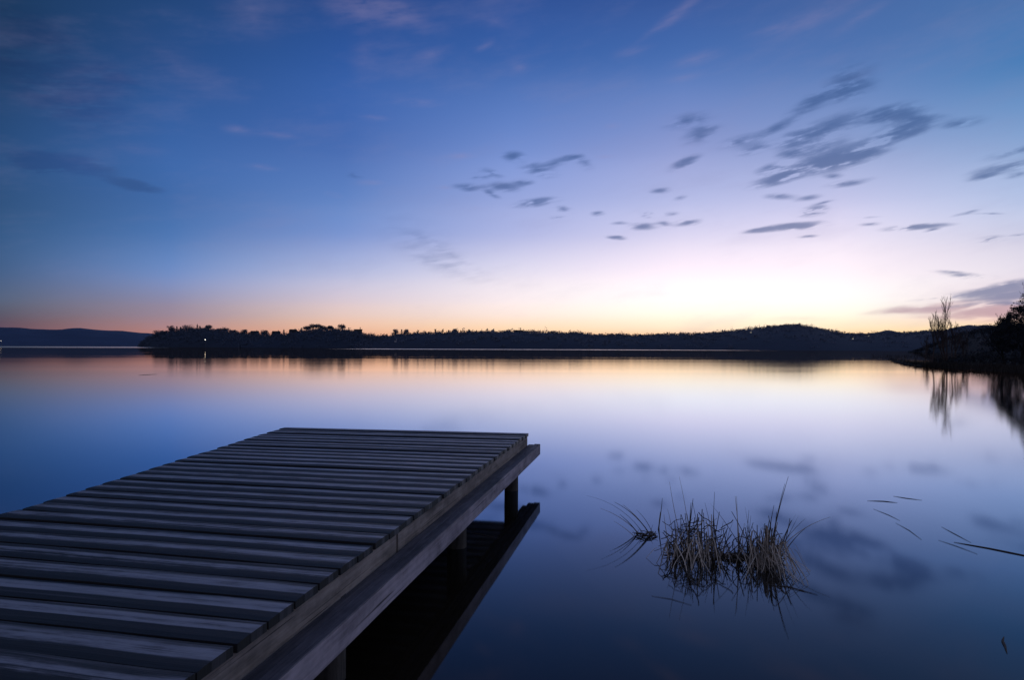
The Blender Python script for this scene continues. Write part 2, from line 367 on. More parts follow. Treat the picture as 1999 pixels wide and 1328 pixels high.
M_WATER = mat_water()
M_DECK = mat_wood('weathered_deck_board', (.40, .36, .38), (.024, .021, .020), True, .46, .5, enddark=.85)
M_STR = mat_wood('weathered_stringer', (.50, .41, .35), (.12, .10, .085), False, .7, .3)
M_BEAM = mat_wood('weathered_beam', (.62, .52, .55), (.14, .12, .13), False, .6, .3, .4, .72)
M_POST = mat_wood('post_wood', (.15, .125, .10), (.02, .018, .016), False, .7, .3)
M_UNDER = mat_wood('shade_toned_understructure', (.03, .028, .026), (.008, .008, .008), False, .8, .2)  # shade beneath the deck put into the timber colour
M_HILLF = mat_land('far_forest', (.085, .12, .20), .08, .02)  # blue of the distance haze put into the base colour
M_HILLC = mat_land('opposite_shore_forest', (.070, .080, .108), .04, .08)  # slight bluish haze tint painted into this colour as well
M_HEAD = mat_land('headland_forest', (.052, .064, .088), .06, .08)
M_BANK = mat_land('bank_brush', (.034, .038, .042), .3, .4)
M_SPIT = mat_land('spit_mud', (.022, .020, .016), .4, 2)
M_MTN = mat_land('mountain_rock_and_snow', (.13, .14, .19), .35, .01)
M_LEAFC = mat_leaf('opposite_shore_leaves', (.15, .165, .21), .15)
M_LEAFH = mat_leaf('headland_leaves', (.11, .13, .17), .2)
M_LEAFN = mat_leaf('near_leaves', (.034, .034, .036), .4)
M_BARK = mat_plain('dark_bark', (.04, .032, .028), .9)
M_BARKF = mat_plain('far_bark', (.10, .075, .075), .95)
M_REED = mat_leaf('dry_reed', (.60, .49, .38), .7)
M_DREED = mat_leaf('dry_reed_dark', (.12, .10, .085), .6)
M_FRINGE = mat_leaf('fringe_reed', (.06, .05, .042), .5)
M_WALL = mat_plain('house_wall', (.08, .08, .09), .9)
M_WALLP = mat_plain('pale_house_wall', (.55, .52, .50), .9)
M_ROOF = mat_plain('roof_tiles', (.035, .03, .03), .9)
M_LIT = mat_plain('lit_window', (.8, .7, .5), .5, (1, .86, .6), 1.2)
M_LAMP = mat_plain('lamp_glass', (.9, .9, .9), .4, (1, .95, .82), 3.5)
M_METAL = mat_plain('galvanised_pole', (.12, .12, .13), .5)

# ---------------------------------------------------------------- water
wm = MB(); ys = [-60, -10, 0, 10, 40, 100, 250, 600, 1500, 4000, 9000]; xs = [-9000, -2500, -700, -200, -50, 0, 50, 200, 700, 2500, 9000]
wm.add([(x, y, 0) for y in ys for x in xs], [(j*11+i, j*11+i+1, (j+1)*11+i+1, (j+1)*11+i) for j in range(10) for i in range(10)])
tag(wm.build('water', M_WATER), kind='structure')

# ---------------------------------------------------------------- dock
DA = radians(11.8)                             # heading of the dock, clockwise from +Y
O = onz(1030, 845.5, .556)
dock = empty('wooden_dock', (O.x, O.y, 0), -DA)
tag(dock, 'weathered wooden plank dock standing on posts over the calm lake', 'dock')
PITCHB = .1965; NB = 50; TH = .036; ZT = .556
def left_w(s): return -3.11 + .150 * min(s, 9)
def skew(s): return radians(2.9) * max(0, 1 - s / 4.2)
def board_mesh():
    mb = MB()
    for i in range(NB):
        s0 = i * PITCHB; sc_ = s0 + PITCHB * .5
        wl = left_w(sc_) + U(-.014, .014); wr = .012 + U(-.004, .004)
        half = (PITCHB - U(.010, .022)) * .5
        zt = ZT + U(-.003, .004) + (.0); tilt = U(-.012, .012); bow = U(-.004, .004)
        NS = 14; NA = 6; vs = []; uv = []
        ph = U(0, 9)
        for k in range(NS + 1):
            w = wl + (wr - wl) * k / NS
            # boards fan slightly towards the head of the dock
            sy = sc_ - (-w) * tan(skew(sc_)) * -1 if False else sc_ + (-w) * tan(skew(sc_))
            wob = .003 * sin(w * 3 + ph) + .002 * sin(w * 9 + ph * 2)
            hf = half * (1 - .055 * (-w) / 3.2 * (1 if sc_ < 4.2 else .2))
            ring = []
            for j in range(NA + 1):                       # top, cupped
                a = -1 + 2 * j / NA
                zz = zt - .0012 * a * a - (.002 if abs(a) == 1 else 0) + tilt * a * half + bow * sin(pi * k / NS)
                ring.append((w, -(sy + wob) + a * hf, zz, (a + 1) / 2))
            ring.append((w, -(sy + wob) + hf, zt - TH, 1.0)); ring.append((w, -(sy + wob) - hf, zt - TH, 0.0))
            for x, y, z, v in ring: vs.append((x, y, z)); uv.append((w, v))
        n = NA + 3; fs = []
        for k in range(NS):
            for j in range(n):
                j2 = (j + 1) % n; fs.append((k*n+j, (k+1)*n+j, (k+1)*n+j2, k*n+j2))
        fs.append(tuple(range(n))); fs.append(tuple(NS*n + j for j in range(n))[::-1])
        mb.add(vs, fs, uv)
    return mb
board_mesh().build('deck', M_DECK, dock)
def timber(mb, x0, x1, y0, y1, z0, z1, seg=10, wob=.002, along=0.0):
    """long timber along local y with u along, v around its faces"""
    prof = [(x0, z0), (x0, z1 - .004), (x0 + .004, z1), (x1 - .004, z1), (x1, z1 - .004), (x1, z0)]
    vv = [0, .30, .32, .66, .68, 1.0]; vs = []; uv = []; n = len(prof)
    for k in range(seg + 1):
        y = y0 + (y1 - y0) * k / seg; wx = U(-wob, wob); wz = U(-wob, wob)
        if k in (0, seg): wx = wz = 0
        for (x, z), v in zip(prof, vv): vs.append((x + wx, y, z + wz)); uv.append((y + along, v * 1.6))
    fs = [(k*n+j, k*n+(j+1) % n, (k+1)*n+(j+1) % n, (k+1)*n+j) for k in range(seg) for j in range(n)]
    fs.append(tuple(range(n))[::-1]); fs.append(tuple(seg*n + j for j in range(n)))
    mb.add(vs, fs, uv)
ZB0, ZB1 = .293, .415
for (a, b) in ((-4.155, -.015), (-9.8, -4.18)):            # right-hand stringers, joint visible
    mb = MB(); timber(mb, -.055, 0.0, a, b, ZB0 + .02, ZT - TH - .004, 14, .0015); mb.build('edge_stringer', M_STR, dock)
for (x0, x1, pieces) in ((.002, .066, ((-3.0, .06), (-9.8, -3.004))), (.071, .142, ((-6.2, .075), (-9.8, -6.204)))):
    for a, b in pieces:
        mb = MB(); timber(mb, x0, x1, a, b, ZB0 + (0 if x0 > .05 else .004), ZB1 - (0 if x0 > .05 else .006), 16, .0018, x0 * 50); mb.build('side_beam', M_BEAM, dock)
# inner stringers and left edge, following the flare
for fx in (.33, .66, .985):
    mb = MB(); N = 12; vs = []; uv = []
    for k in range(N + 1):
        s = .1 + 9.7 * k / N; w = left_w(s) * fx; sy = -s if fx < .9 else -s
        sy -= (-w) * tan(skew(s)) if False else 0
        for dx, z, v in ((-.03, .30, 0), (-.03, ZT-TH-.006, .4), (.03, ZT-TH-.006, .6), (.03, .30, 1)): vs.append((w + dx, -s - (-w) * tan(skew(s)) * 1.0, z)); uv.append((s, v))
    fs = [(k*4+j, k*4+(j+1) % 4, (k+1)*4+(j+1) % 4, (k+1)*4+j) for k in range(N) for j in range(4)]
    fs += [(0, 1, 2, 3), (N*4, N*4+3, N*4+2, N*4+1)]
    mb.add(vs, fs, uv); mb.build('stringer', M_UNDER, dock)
for s in (.62, 2.72, 4.85, 6.95):
    wl = left_w(s)
    for w in (-.07, wl + .12, wl * .5):
        mb = MB(); n = 14; vs = []; uv = []; rr = .078 if w != wl * .5 else .07
        zz = [-1.2, -.3, 0, .1, .2, .3, .41 if w == -.07 else .50]
        yo = -s - (-w) * tan(skew(s))
        for i, z in enumerate(zz):
            for k in range(n):
                a = 2 * pi * k / n; r_ = rr * (1 + .03 * sin(3 * a + s) + U(-.012, .012))
                vs.append((w + cos(a) * r_, yo + sin(a) * r_, z)); uv.append((z, k / n * 3))
        fs = [(i*n+k, i*n+(k+1) % n, (i+1)*n+(k+1) % n, (i+1)*n+k) for i in range(len(zz)-1) for k in range(n)]
        fs.append(tuple((len(zz)-1)*n + k for k in range(n)))
        mb.add(vs, fs, uv); mb.build('post', M_POST, dock, True)

# ---------------------------------------------------------------- land builders
def interp(tab, x):
    if x <= tab[0][0]: return tab[0][1]
    for (a, va), (b, vb) in zip(tab, tab[1:]):
        if x <= b: return va + (vb - va) * (x - a) / (b - a)
    return tab[-1][1]
def hdir(px):                                   # horizontal unit direction of a photo column
    d = ray(px, 676); v = Vector((d.x, d.y, 0)); return v.normalized()
def shore_dist(px, sy):
    p = onz(px, sy, 0); return sqrt(p.x * p.x + p.y * p.y)
def land(name, mat, x0, x1, step, shore, ridge, depth, rough=.6, rows=10, back=60, nz=.03, fixed=None):
    vs = []; cols = []; info = []
    px = x0
    while px <= x1 + .01:
        h = hdir(px); ds = fixed if fixed else interp(shore, px)
        dr = ds + interp(depth, px)
        ry = interp(ridge, px)
        d = ray(px, ry); zr = CAM_H + dr * d.z / sqrt(d.x * d.x + d.y * d.y)
        zr = max(zr, .3)
        info.append((px, h, ds, dr, zr))
        for j in range(rows + 1):
            t = j / rows; dist = ds + (dr - ds) * t
            z = -.4 + (zr + .4) * (sin(t * pi / 2) ** .75)
            p = h * dist
            amp = rough * min(1, t * 3)
            z += amp * (noise.noise(Vector((p.x * nz, p.y * nz, 3))) + .6 * noise.noise(Vector((p.x * nz * 4, p.y * nz * 4, 1))))
            vs.append((p.x, p.y, z if j else -.4))
        p = h * (dr + back * .5); vs.append((p.x, p.y, zr * .7)); p = h * (dr + back); vs.append((p.x, p.y, -1))
        px += step
    n = rows + 3; m = len(info)
    mb = MB(); mb.add(vs, [(i*n+j, (i+1)*n+j, (i+1)*n+j+1, i*n+j+1) for i in range(m-1) for j in range(n-1)])
    o = mb.build(name, mat, None, True); tag(o, kind='structure')
    return info
def surf(info, px, t, rows=10):
    step = info[1][0] - info[0][0]; i = int(min(max((px - info[0][0]) / step, 0), len(info) - 1))
    _, h, ds, dr, zr = info[i]; h = hdir(px)
    p = h * (ds + (dr - ds) * t); p.z = max(0, -.4 + (zr + .4) * (sin(t * pi / 2) ** .75)); return p
def clump(mb, c, rx, rz, n, size):
    for _ in range(n):
        while True:
            q = Vector((U(-1,1), U(-1,1), U(-1,1)))
            if q.length <= 1: break
        q = q * (0.55 + .45 * q.length)
        mb.leaf(c + Vector((q.x * rx, q.y * rx, q.z * rz)), size)

# far blue hill on the left
L_SH = [(-900, 900), (300, 900), (420, 900)]
L_RG = [(-900, 628), (-300, 634), (0, 641), (40, 641), (62, 643), (100, 644), (130, 642.5), (160, 642), (200, 646), (240, 648), (285, 652), (330, 658), (420, 668)]
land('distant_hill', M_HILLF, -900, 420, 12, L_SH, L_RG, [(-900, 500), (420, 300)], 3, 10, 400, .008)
# opposite shore (centre to right)
C_SH = [(690, 400), (760, 385), (850, 365), (1000, 345), (1480, 330), (1700, 340), (1900, 330), (2600, 330)]
C_RG = [(690, 668), (740, 660), (765, 656), (800, 653), (850, 652), (900, 650), (960, 650), (1000, 649), (1060, 650), (1120, 653), (1160, 656), (1250, 657), (1300, 655), (1370, 654), (1400, 652), (1440, 647), (1470, 644), (1500, 641.5), (1530, 638.5), (1555, 637), (1575, 640), (1600, 645), (1640, 652), (1665, 655), (1690, 654), (1720, 652), (1760, 653), (1800, 650), (1850, 647), (1885, 642), (2600, 630)]
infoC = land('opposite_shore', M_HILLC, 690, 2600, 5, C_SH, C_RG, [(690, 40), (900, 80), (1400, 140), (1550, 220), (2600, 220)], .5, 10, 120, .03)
# wooded headland on the left
H_SH = [(272, 560), (300, 540), (400, 490), (600, 420), (700, 400), (800, 385)]
H_RG = [(270, 674), (276, 668), (285, 661), (300, 656), (330, 649), (370, 646), (410, 646), (425, 649), (450, 651), (480, 655), (500, 656), (540, 656), (560, 655), (590, 648), (640, 646), (680, 649), (700, 654), (720, 658), (745, 661), (775, 668), (800, 675)]
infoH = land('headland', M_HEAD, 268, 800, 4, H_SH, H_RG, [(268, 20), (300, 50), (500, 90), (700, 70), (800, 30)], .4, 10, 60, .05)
# dark bank on the right, behind the spit
B_SH = [(1770, 255), (1850, 225), (1950, 140), (2100, 90), (2500, 60)]
B_RG = [(1770, 687), (1785, 684), (1800, 680), (1820, 673), (1850, 662), (1880, 653), (1920, 646), (1960, 642), (2000, 640), (2100, 625), (2500, 560)]
infoB = land('wooded_bank', M_BANK, 1772, 2500, 6, B_SH, B_RG, [(1770, 15), (1850, 40), (2500, 50)], .5, 8, 40, .1)
# far mountains
MT_RG = [(1640, 660), (1665, 653), (1680, 651), (1692, 652), (1710, 650), (1728, 645.5), (1737, 645), (1748, 648), (1765, 650), (1790, 649), (1830, 650), (1855, 642), (1880, 636.5), (1892, 634.5), (1905, 637), (1925, 635), (1950, 637.5), (1985, 636), (2030, 640), (2100, 632), (2300, 640)]
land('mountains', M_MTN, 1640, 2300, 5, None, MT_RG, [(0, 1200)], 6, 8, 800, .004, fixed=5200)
# low spit of land with reeds
S_FR = [(1733, 702), (1745, 707), (1765, 711), (1800, 716), (1850, 720), (1920, 724), (1999, 729), (2150, 745), (2500, 790)]
S_DP = [(1733, .5), (1760, 3), (1800, 9), (1850, 26), (1900, 60), (2500, 50)]
mb = MB(); spit = []; px = 1733
while px <= 2500:
    d0 = shore_dist(px, interp(S_FR, px)); dp = interp(S_DP, px); h = hdir(px); spit.append((px, h, d0, dp)); px += 6
vs = []
for px, h, d0, dp in spit:
    for t, z in ((0, -.1), (.04, .05), (.3, .22), (.7, .28), (.96, .08), (1, -.1)):
        p = h * (d0 + dp * t); vs.append((p.x, p.y, z * min(1, .4 + (px - 1733) / 60) + .06 * noise.noise(p * .5)))
mb.add(vs, [(i*6+j, (i+1)*6+j, (i+1)*6+j+1, i*6+j+1) for i in range(len(spit)-1) for j in range(5)])
tag(mb.build('spit_ground', M_SPIT, None, True), kind='structure')
def spit_at(px, t):
    i = int(min(max((px - 1733) / 6, 0), len(spit) - 1)); _, _, d0, dp = spit[i]; return hdir(px) * (d0 + dp * t)

# ---------------------------------------------------------------- vegetation masses (stuff)
mb = MB()                                       # wood on the opposite shore
for _ in range(1500):
    px = U(700, 2300); t = U(.0, 1.0) ** .6; p = surf(infoC, px, t)
    hh = U(.5, 1.5) if t < .9 else U(.6, 2.2) * (1.4 if R() < .12 else 1); p.z += hh * .4
    k = 1.0 + .5 * noise.noise(Vector((px * .02, 0, 0)))
    clump(mb, p, U(1.2, 3.0), hh * k, 26, .9)
for _ in range(1400):                           # hazy bare tops on the skyline
    px = U(700, 2300); p = surf(infoC, px, U(.9, 1)); n_ = max(0, .35 + 1.1 * noise.noise(Vector((px * .035, 5, 0))))
    hh = U(.8, 3.4) * n_
    if hh < .3: continue
    a = p + Vector((U(-.4, .4), 0, hh)); mb.tube([p, a], [.10, .03], 3, False)
    for _k in range(2):
        q = p.lerp(a, U(.4, .8)); mb.tube([q, q + Vector((U(-.8, .8), U(-.5, .5), U(.4, 1.0)))], [.05, .02], 3, False)
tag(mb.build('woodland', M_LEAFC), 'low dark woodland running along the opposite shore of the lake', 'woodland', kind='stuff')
mb = MB()
for _ in range(950):
    px = U(276, 770); t = U(0, 1) ** .7; p = surf(infoH, px, t); hh = U(.8, 2.6) * min(1, (px - 262) / 45); p.z += hh * .35
    clump(mb, p, U(1.2, 3.0), hh, 34, .8)
for _ in range(300):
    px = U(300, 770); p = surf(infoH, px, U(.85, 1)); hh = U(.8, 4.2) * max(.1, .4 + noise.noise(Vector((px * .04, 5, 0))))
    a = p + Vector((U(-.4, .4), 0, hh)); mb.tube([p, a], [.10, .03], 3, False)
tag(mb.build('headland_woodland', M_LEAFH), 'dark undergrowth and scrub covering the wooded headland', 'woodland', kind='stuff')
mb = MB()                                       # brush on the right bank and spit
for _ in range(900):
    px = U(1785, 2450); t = U(0, 1) ** .7; p = surf(infoB, px, t, 8); k = min(1, (px - 1770) / 130)
    hh = U(.4, 1.5) * k; p.z += hh * .3; clump(mb, p, U(.5, 1.8), hh, 40, .38)
for _ in range(420):
    px = U(1835, 2400); p = spit_at(px, U(.15, .95)); k = min(1, (px - 1820) / 100)
    hh = U(.3, 1.3) * k; p.z = .2 + hh * .4; clump(mb, p, U(.3, 1.0), hh, 40, .22)
for _ in range(1500):
    px = U(1800, 2400); p = surf(infoB, px, U(.6, 1), 8); hh = U(.6, 2.4) * (.4 + .9 * abs(noise.noise(Vector((px * .03, 2, 0)))))
    a = p + Vector((U(-.3, .3), 0, hh)); mb.tube([p, a], [.035, .01], 3, False)
tag(mb.build('brushwood', M_LEAFN), 'black tangle of winter brush on the bank at the right edge', 'brush', kind='stuff')
mb = MB()                                       # reed fringe of the spit
for _ in range(5200):
    u_ = R() ** .8; px = 1734 + u_ * 330; front = R() < .6
    p = spit_at(px, U(-.03, .12) if front else U(0, .9)); p.z = -.02
    k = .7 + .3 * min(1, (px - 1733) / 70)
    L = U(.2, .7) * k * (1.5 if R() < .06 else 1); lean = Vector((U(-.35, .35), U(-.2, .2), 0)) * L
    mb.ribbon([p, p + lean * .35 + Vector((0, 0, L * .6)), p + lean + Vector((0, 0, L * U(.75, 1)))], U(.015, .035), Vector((cos(U(-.6, .6)), sin(U(-.6, .6)), 0)))
for _ in range(420):                            # low broken reeds standing in the water behind the tip
    px = U(1700, 1850); d = shore_dist(px, U(693, 700)); p = hdir(px) * d; L = U(.08, .40)
    mb.ribbon([p, p + Vector((U(-.15, .15), 0, L))], U(.02, .05), Vector((1, 0, 0)))
tag(mb.build('reed_fringe', M_FRINGE), 'low brown reeds fringing the dark spit at right', 'reeds', kind='stuff')

# ---------------------------------------------------------------- trees
def limb_tree(trunk_mb, twig_mb, base, height, spread, r0_, levels=3, lean=(0, 0), kids=5, up=.55, first=.3, rmin=.012, fan=1.0):
    def grow(p, d, L, r, lv):
        n = 5; pts = [p]; q = p.copy(); dd = d.copy()
        for i in range(n):
            dd = (dd + Vector((U(-.13, .13), U(-.13, .13), U(-.03, .10)))).normalized(); q = q + dd * (L / n); pts.append(q.copy())
        rad = [max(rmin * .5, r * (1 - .78 * i / n)) for i in range(n + 1)]
        (trunk_mb if lv <= 0 else twig_mb).tube(pts, rad, 6 if lv == 0 else (4 if lv == 1 else 3), lv == 0)
        if lv < levels:
            k = kids if lv == 0 else max(3, kids - lv)
            for i in range(k):
                t = first + (1 - first) * (i + R()) / k; j = min(n - 1, int(t * n)); b = pts[j].lerp(pts[j+1], t * n - j)
                an = U(0, 2 * pi); side = Vector((cos(an), sin(an) * .8, 0)) * fan
                nd = (dd * .5 + side * spread * U(.6, 1.2) + Vector((0, 0, up))).normalized()
                grow(b, nd, L * U(.42, .68) * (1.15 - .45 * t), max(rmin, rad[j] * .55), lv + 1)
    d0 = Vector((lean[0], lean[1], 1)).normalized(); grow(Vector(base), d0, height, r0_, 0)

def far_tree(px, py_top, base_info, t, kind, label, cat='tree', w=None, mleaf=None, size=.5, name=None, base_t=None):
    """a tree on a distant ridge whose top reaches the measured height"""
    p = surf(base_info, px, t); d = ray(px, py_top); dist = sqrt(p.x**2 + p.y**2)
    ztop = CAM_H + dist * d.z / sqrt(d.x**2 + d.y**2); base = Vector((p.x, p.y, p.z - .6)); H = max(1.8, ztop - base.z)
    pxm = dist / FPX                                              # metres per photo pixel
    W_ = (w or 14) * pxm * .62
    nm = name or {'round': 'broadleaf_tree', 'cone': 'cypress_tree', 'bare': 'bare_tree', 'pine': 'umbrella_pine_tree'}[kind]
    root = empty(nm, base); tag(root, label, cat, 'trees on the wooded headland' if base_info is infoH else 'trees along the opposite shore')
    tr = MB(); cr2 = MB(); lf = mleaf or M_LEAFH
    Z = Vector((0, 0, 0))
    if kind == 'cone':
        tr.tube([Z, (0, 0, H * .5), (U(-.1, .1), 0, H * .97)], [.16, .12, .03], 6)
        n = int(240 + 30 * H)
        for _ in range(n):
            f = R() ** .8; r_ = W_ * (1 - f) ** .75 * (.8 + .35 * sin(f * 17 + px)) + .08; a = U(0, 2*pi); q = sqrt(R())
            cr2.leaf(Vector((cos(a) * r_ * q, sin(a) * r_ * q, H * (.1 + .9 * f))), size * .8)
    elif kind == 'bare':
        limb_tree(tr, cr2, Z, H * .72, .6, .15, 3, (U(-.1, .1), 0), 8, .5, .2, .06)
    else:
        lo = .22 if kind == 'round' else .42
        tr.tube([Z, (U(-.15, .15), 0, H * .4), (U(-.3, .3), 0, H * .8)], [.2, .15, .06], 6)
        nl = 9
        for i in range(nl):
            a = 2 * pi * i / nl + R(); z = H * U(lo + .12, .86); rr = W_ * U(.25, .68); c = Vector((cos(a) * rr, sin(a) * rr, z))
            tr.tube([(0, 0, H * U(.25, .5)), c * .6 + Vector((0, 0, z * .35)), c], [.08, .05, .02], 4, False)
            cl = W_ * U(.36, .6); clump(cr2, c, cl, cl * (.8 if kind == 'round' else .7), 85, size)
        c = Vector((U(-.15, .15) * W_, 0, H - W_ * .3)); clump(cr2, c, W_ * .6, W_ * .42, 130, size)
        clump(cr2, Vector((0, 0, H * (.5 if kind == 'round' else .74))), W_ * .75, H * (.26 if kind == 'round' else .17), 190 if kind == 'round' else 110, size)
    tr.build('trunk', M_BARK, root); cr2.build('branches' if kind == 'bare' else 'crown', M_BARKF if kind == 'bare' else lf, root)
    return root

TREES_H = [  # headland, from its left tip
 (308, 645, .6, 'round', 18, 'low rounded dark tree nearest the left tip of the headland'),
 (320, 647, .8, 'round', 12, 'small round tree just right of the headland tip tree'),
 (335, 636, .9, 'round', 13, 'tall rounded tree left of the first thin spire on the headland'),
 (345, 637, .9, 'cone', 5, 'thin dark spire tree between two rounded crowns on the headland'),
 (352, 638, .9, 'cone', 6, 'second thin spire tree beside the broad double crown'),
 (364, 635, .9, 'round', 20, 'broadest domed tree on the left part of the headland'),
 (374, 641, .9, 'round', 12, 'lower shoulder tree right of the broad domed tree'),
 (385, 633, .9, 'cone', 6, 'tallest pointed tree above the bright shore lamp'),
 (390, 636, .9, 'cone', 6, 'shorter pointed tree beside the tallest spire above the lamp'),
 (399, 641, .9, 'round', 10, 'small tree in the dip above the bright shore lamp'),
 (407, 635, .95, 'pine', 11, 'mushroom shaped tree just right of the bright shore lamp'),
 (426, 642, .9, 'round', 14, 'low tree on the slope right of the mushroom shaped tree'),
 (439, 640, .9, 'round', 13, 'rounded tree midway down the falling headland skyline'),
 (455, 645, .9, 'round', 13, 'small dark tree left of the oval treetop on the low headland saddle'),
 (477, 644, .9, 'round', 13, 'oval treetop at the left end of the low headland saddle'),
 (486, 648, .9, 'cone', 4, 'short thin spire next to the left house roof'),
 (516, 645, .9, 'round', 13, 'lone round treetop between two house roofs on the headland'),
 (554, 643, .9, 'cone', 5, 'slim spire tree right of the second house roof'),
 (566, 646, .9, 'bare', 12, 'faint leafless tree behind the low headland roofs'),
 (588, 640, .9, 'cone', 6, 'pointed tree at the left foot of the umbrella pine group'),
 (599, 637, .95, 'pine', 15, 'leftmost umbrella pine of the tall group in mid headland'),
 (611, 633, .95, 'pine', 16, 'tallest umbrella pine of the mid headland group'),
 (622, 633, .95, 'pine', 13, 'second umbrella pine with sky gap below its crown'),
 (633, 637, .95, 'round', 18, 'dense wide tree in the middle of the umbrella pine group'),
 (645, 636, .95, 'pine', 10, 'small round headed pine at the right end of the group'),
 (654, 645, .9, 'round', 10, 'low bush shaped tree between the pine group and the lone pine'),
 (667, 633, .95, 'pine', 16, 'lone umbrella pine with a clear trunk right of the group'),
 (677, 645, .9, 'round', 10, 'small tree at the right foot of the lone umbrella pine'),
 (688, 650, .9, 'round', 12, 'low tree just left of the flat roofed dark house'),
 (726, 652, .8, 'bare', 12, 'faint leafless tree where the headland meets the far shore'),
]
for px, py, t, k, w, lab in TREES_H: far_tree(px, py, infoH, t, k, lab, w=w, size=.55)
TREES_C = [
 (755, 652, .8, 'bare', 14, 'thin leafless tree left of the pair of dark conical trees'),
 (772, 643, .8, 'round', 12, 'left rounded tree of the dark trio right of the headland'),
 (784, 643, .8, 'cone', 9, 'pointed middle tree of the dark trio right of the headland'),
 (793, 643, .8, 'round', 12, 'right full crowned tree of the dark trio right of the headland'),
 (815, 645, .9, 'bare', 18, 'wide leafless tree just right of the dark trio'),
 (830, 648, .9, 'bare', 14, 'low leafless tree further right of the dark trio'),
 (850, 642, .95, 'bare', 14, 'tall round leafless tree standing free on the skyline'),
 (864, 643, .95, 'bare', 14, 'leafless tree left of the dense dark treetop'),
 (874, 645, .95, 'bare', 12, 'twiggy leafless tree touching the dense dark treetop'),
 (887, 642, .95, 'round', 13, 'dense dark treetop at the left of a long bare row'),
 (900, 645, .95, 'bare', 14, 'first leafless tree of the row right of the dense treetop'),
 (915, 643, .95, 'bare', 16, 'tallest leafless tree of the row in mid shore'),
 (930, 645, .95, 'bare', 14, 'last leafless tree of the row before the dark spruce'),
 (951, 641, .95, 'cone', 9, 'dark spruce above the small pale house'),
 (962, 647, .95, 'round', 8, 'small dark tree right of the spruce'),
 (984, 648, .95, 'cone', 4, 'slim spire tree left of the thin mast'),
 (1060, 645, .95, 'cone', 5, 'slim pointed tree right of the thin mast'),
 (1078, 649, .95, 'round', 12, 'flat low treetop right of the slim pointed tree'),
 (1122, 650, .95, 'round', 14, 'dark treetop where the skyline begins to drop'),
 (1142, 652, .95, 'bare', 12, 'faint leafless tree on the dropping skyline'),
 (1192, 652, .95, 'round', 12, 'left hump of low treetops above the lowest skyline'),
 (1208, 652, .95, 'round', 12, 'right hump of low treetops above the lowest skyline'),
 (1240, 652, .95, 'bare', 12, 'bare tree in the lowest part of the skyline'),
 (1262, 653, .95, 'cone', 3, 'tiny thin spire in the lowest part of the skyline'),
 (1285, 652, .95, 'round', 10, 'small tree left of the twin pointed treetops'),
 (1303, 649, .95, 'cone', 6, 'left one of the twin pointed treetops before the rise'),
 (1309, 651, .95, 'cone', 5, 'right one of the twin pointed treetops before the rise'),
 (1332, 651, .95, 'round', 14, 'low domed tree before the rising hill'),
 (1360, 651, .95, 'round', 16, 'wide low treetop at the foot of the rising hill'),
 (1395, 649, .95, 'round', 10, 'round tree on the start of the rising hill'),
 (1437, 643, .95, 'cone', 5, 'small pointed tree on the lower rising hill'),
 (1453, 642, .95, 'cone', 5, 'pointed tree left of the notch in the rising hill'),
 (1461, 639, .95, 'cone', 6, 'taller pointed tree on the rising hill'),
 (1477, 638, .95, 'cone', 5, 'pointed tree below the hilltop at its left'),
 (1500, 636, .97, 'round', 8, 'round tree on the left shoulder of the hilltop'),
 (1516, 636, .97, 'round', 12, 'treetop on the left shoulder next to the summit'),
 (1538, 634, .97, 'round', 14, 'treetop on the very summit of the wooded hill'),
 (1556, 635, .97, 'round', 12, 'treetop at the right end of the hill summit'),
]
for px, py, t, k, w, lab in TREES_C: far_tree(px, py, infoC, t, k, lab, w=w, mleaf=M_LEAFC if k != 'bare' else None, size=.42)

# bare trees on the spit
def near_bare(base, height, label, stems, name='bare_tree', twig=.012, spread=.55, kids=6, lv=3, r=.09):
    root = empty(name, base); tag(root, label, 'tree', 'bare trees on the spit')
    tr = MB(); tw = MB()
    for lx, ly, hf, off in stems: limb_tree(tr, tw, Vector((off, 0, -.1)), height * hf, spread, r, lv, (lx, ly), kids, .75, .28, twig)
    tr.build('trunk', M_BARKN, root); tw.build('branches', M_BARKN, root)
    return root
M_BARKN = mat_plain('brown_bark', (.10, .065, .05), .9)
random.seed(21)
bp_ = spit_at(1848, .35); bp_.z = .15
D_ = sqrt(bp_.x**2 + bp_.y**2); mpx = D_ / FPX
HT = (705 - 602) * mpx
near_bare(bp_, HT, 'tall leafless tree with upswept stems on the dark spit', [(-.22, 0, .62, .1), (-.06, .1, .74, 0), (-.42, -.1, .58, -.1), (.1, .1, .5, -1.3)], spread=.42, kids=7, r=.075, twig=.008)
b2 = hdir(1858) * (D_ * 1.12); b2.z = .15
near_bare(b2, (700 - 622) * mpx * .95, 'shorter twiggy leafless tree just right of the tall one on the spit', [(-.12, 0, .75, 0), (.08, 0, .66, .2), (-.2, .1, .6, -.2)], spread=.5, kids=7, r=.07, twig=.011)
b3 = hdir(1806) * (D_ * 1.3); b3.z = .05
near_bare(b3, (700 - 640) * mpx, 'small leafless sapling at the water left of the tall bare tree', [(-.1, 0, .6, 0), (.15, 0, .55, 0)], spread=.5, kids=6, r=.04, twig=.012)
b4 = hdir(1880) * (D_ * 1.15); b4.z = .15
near_bare(b4, (700 - 640) * mpx, 'low twiggy bush tree in the brush right of the bare trees', [(-.2, 0, .6, 0), (.2, 0, .6, 0), (0, 0, .7, 0)], spread=.6, kids=6, r=.04, twig=.011)
random.seed(5)
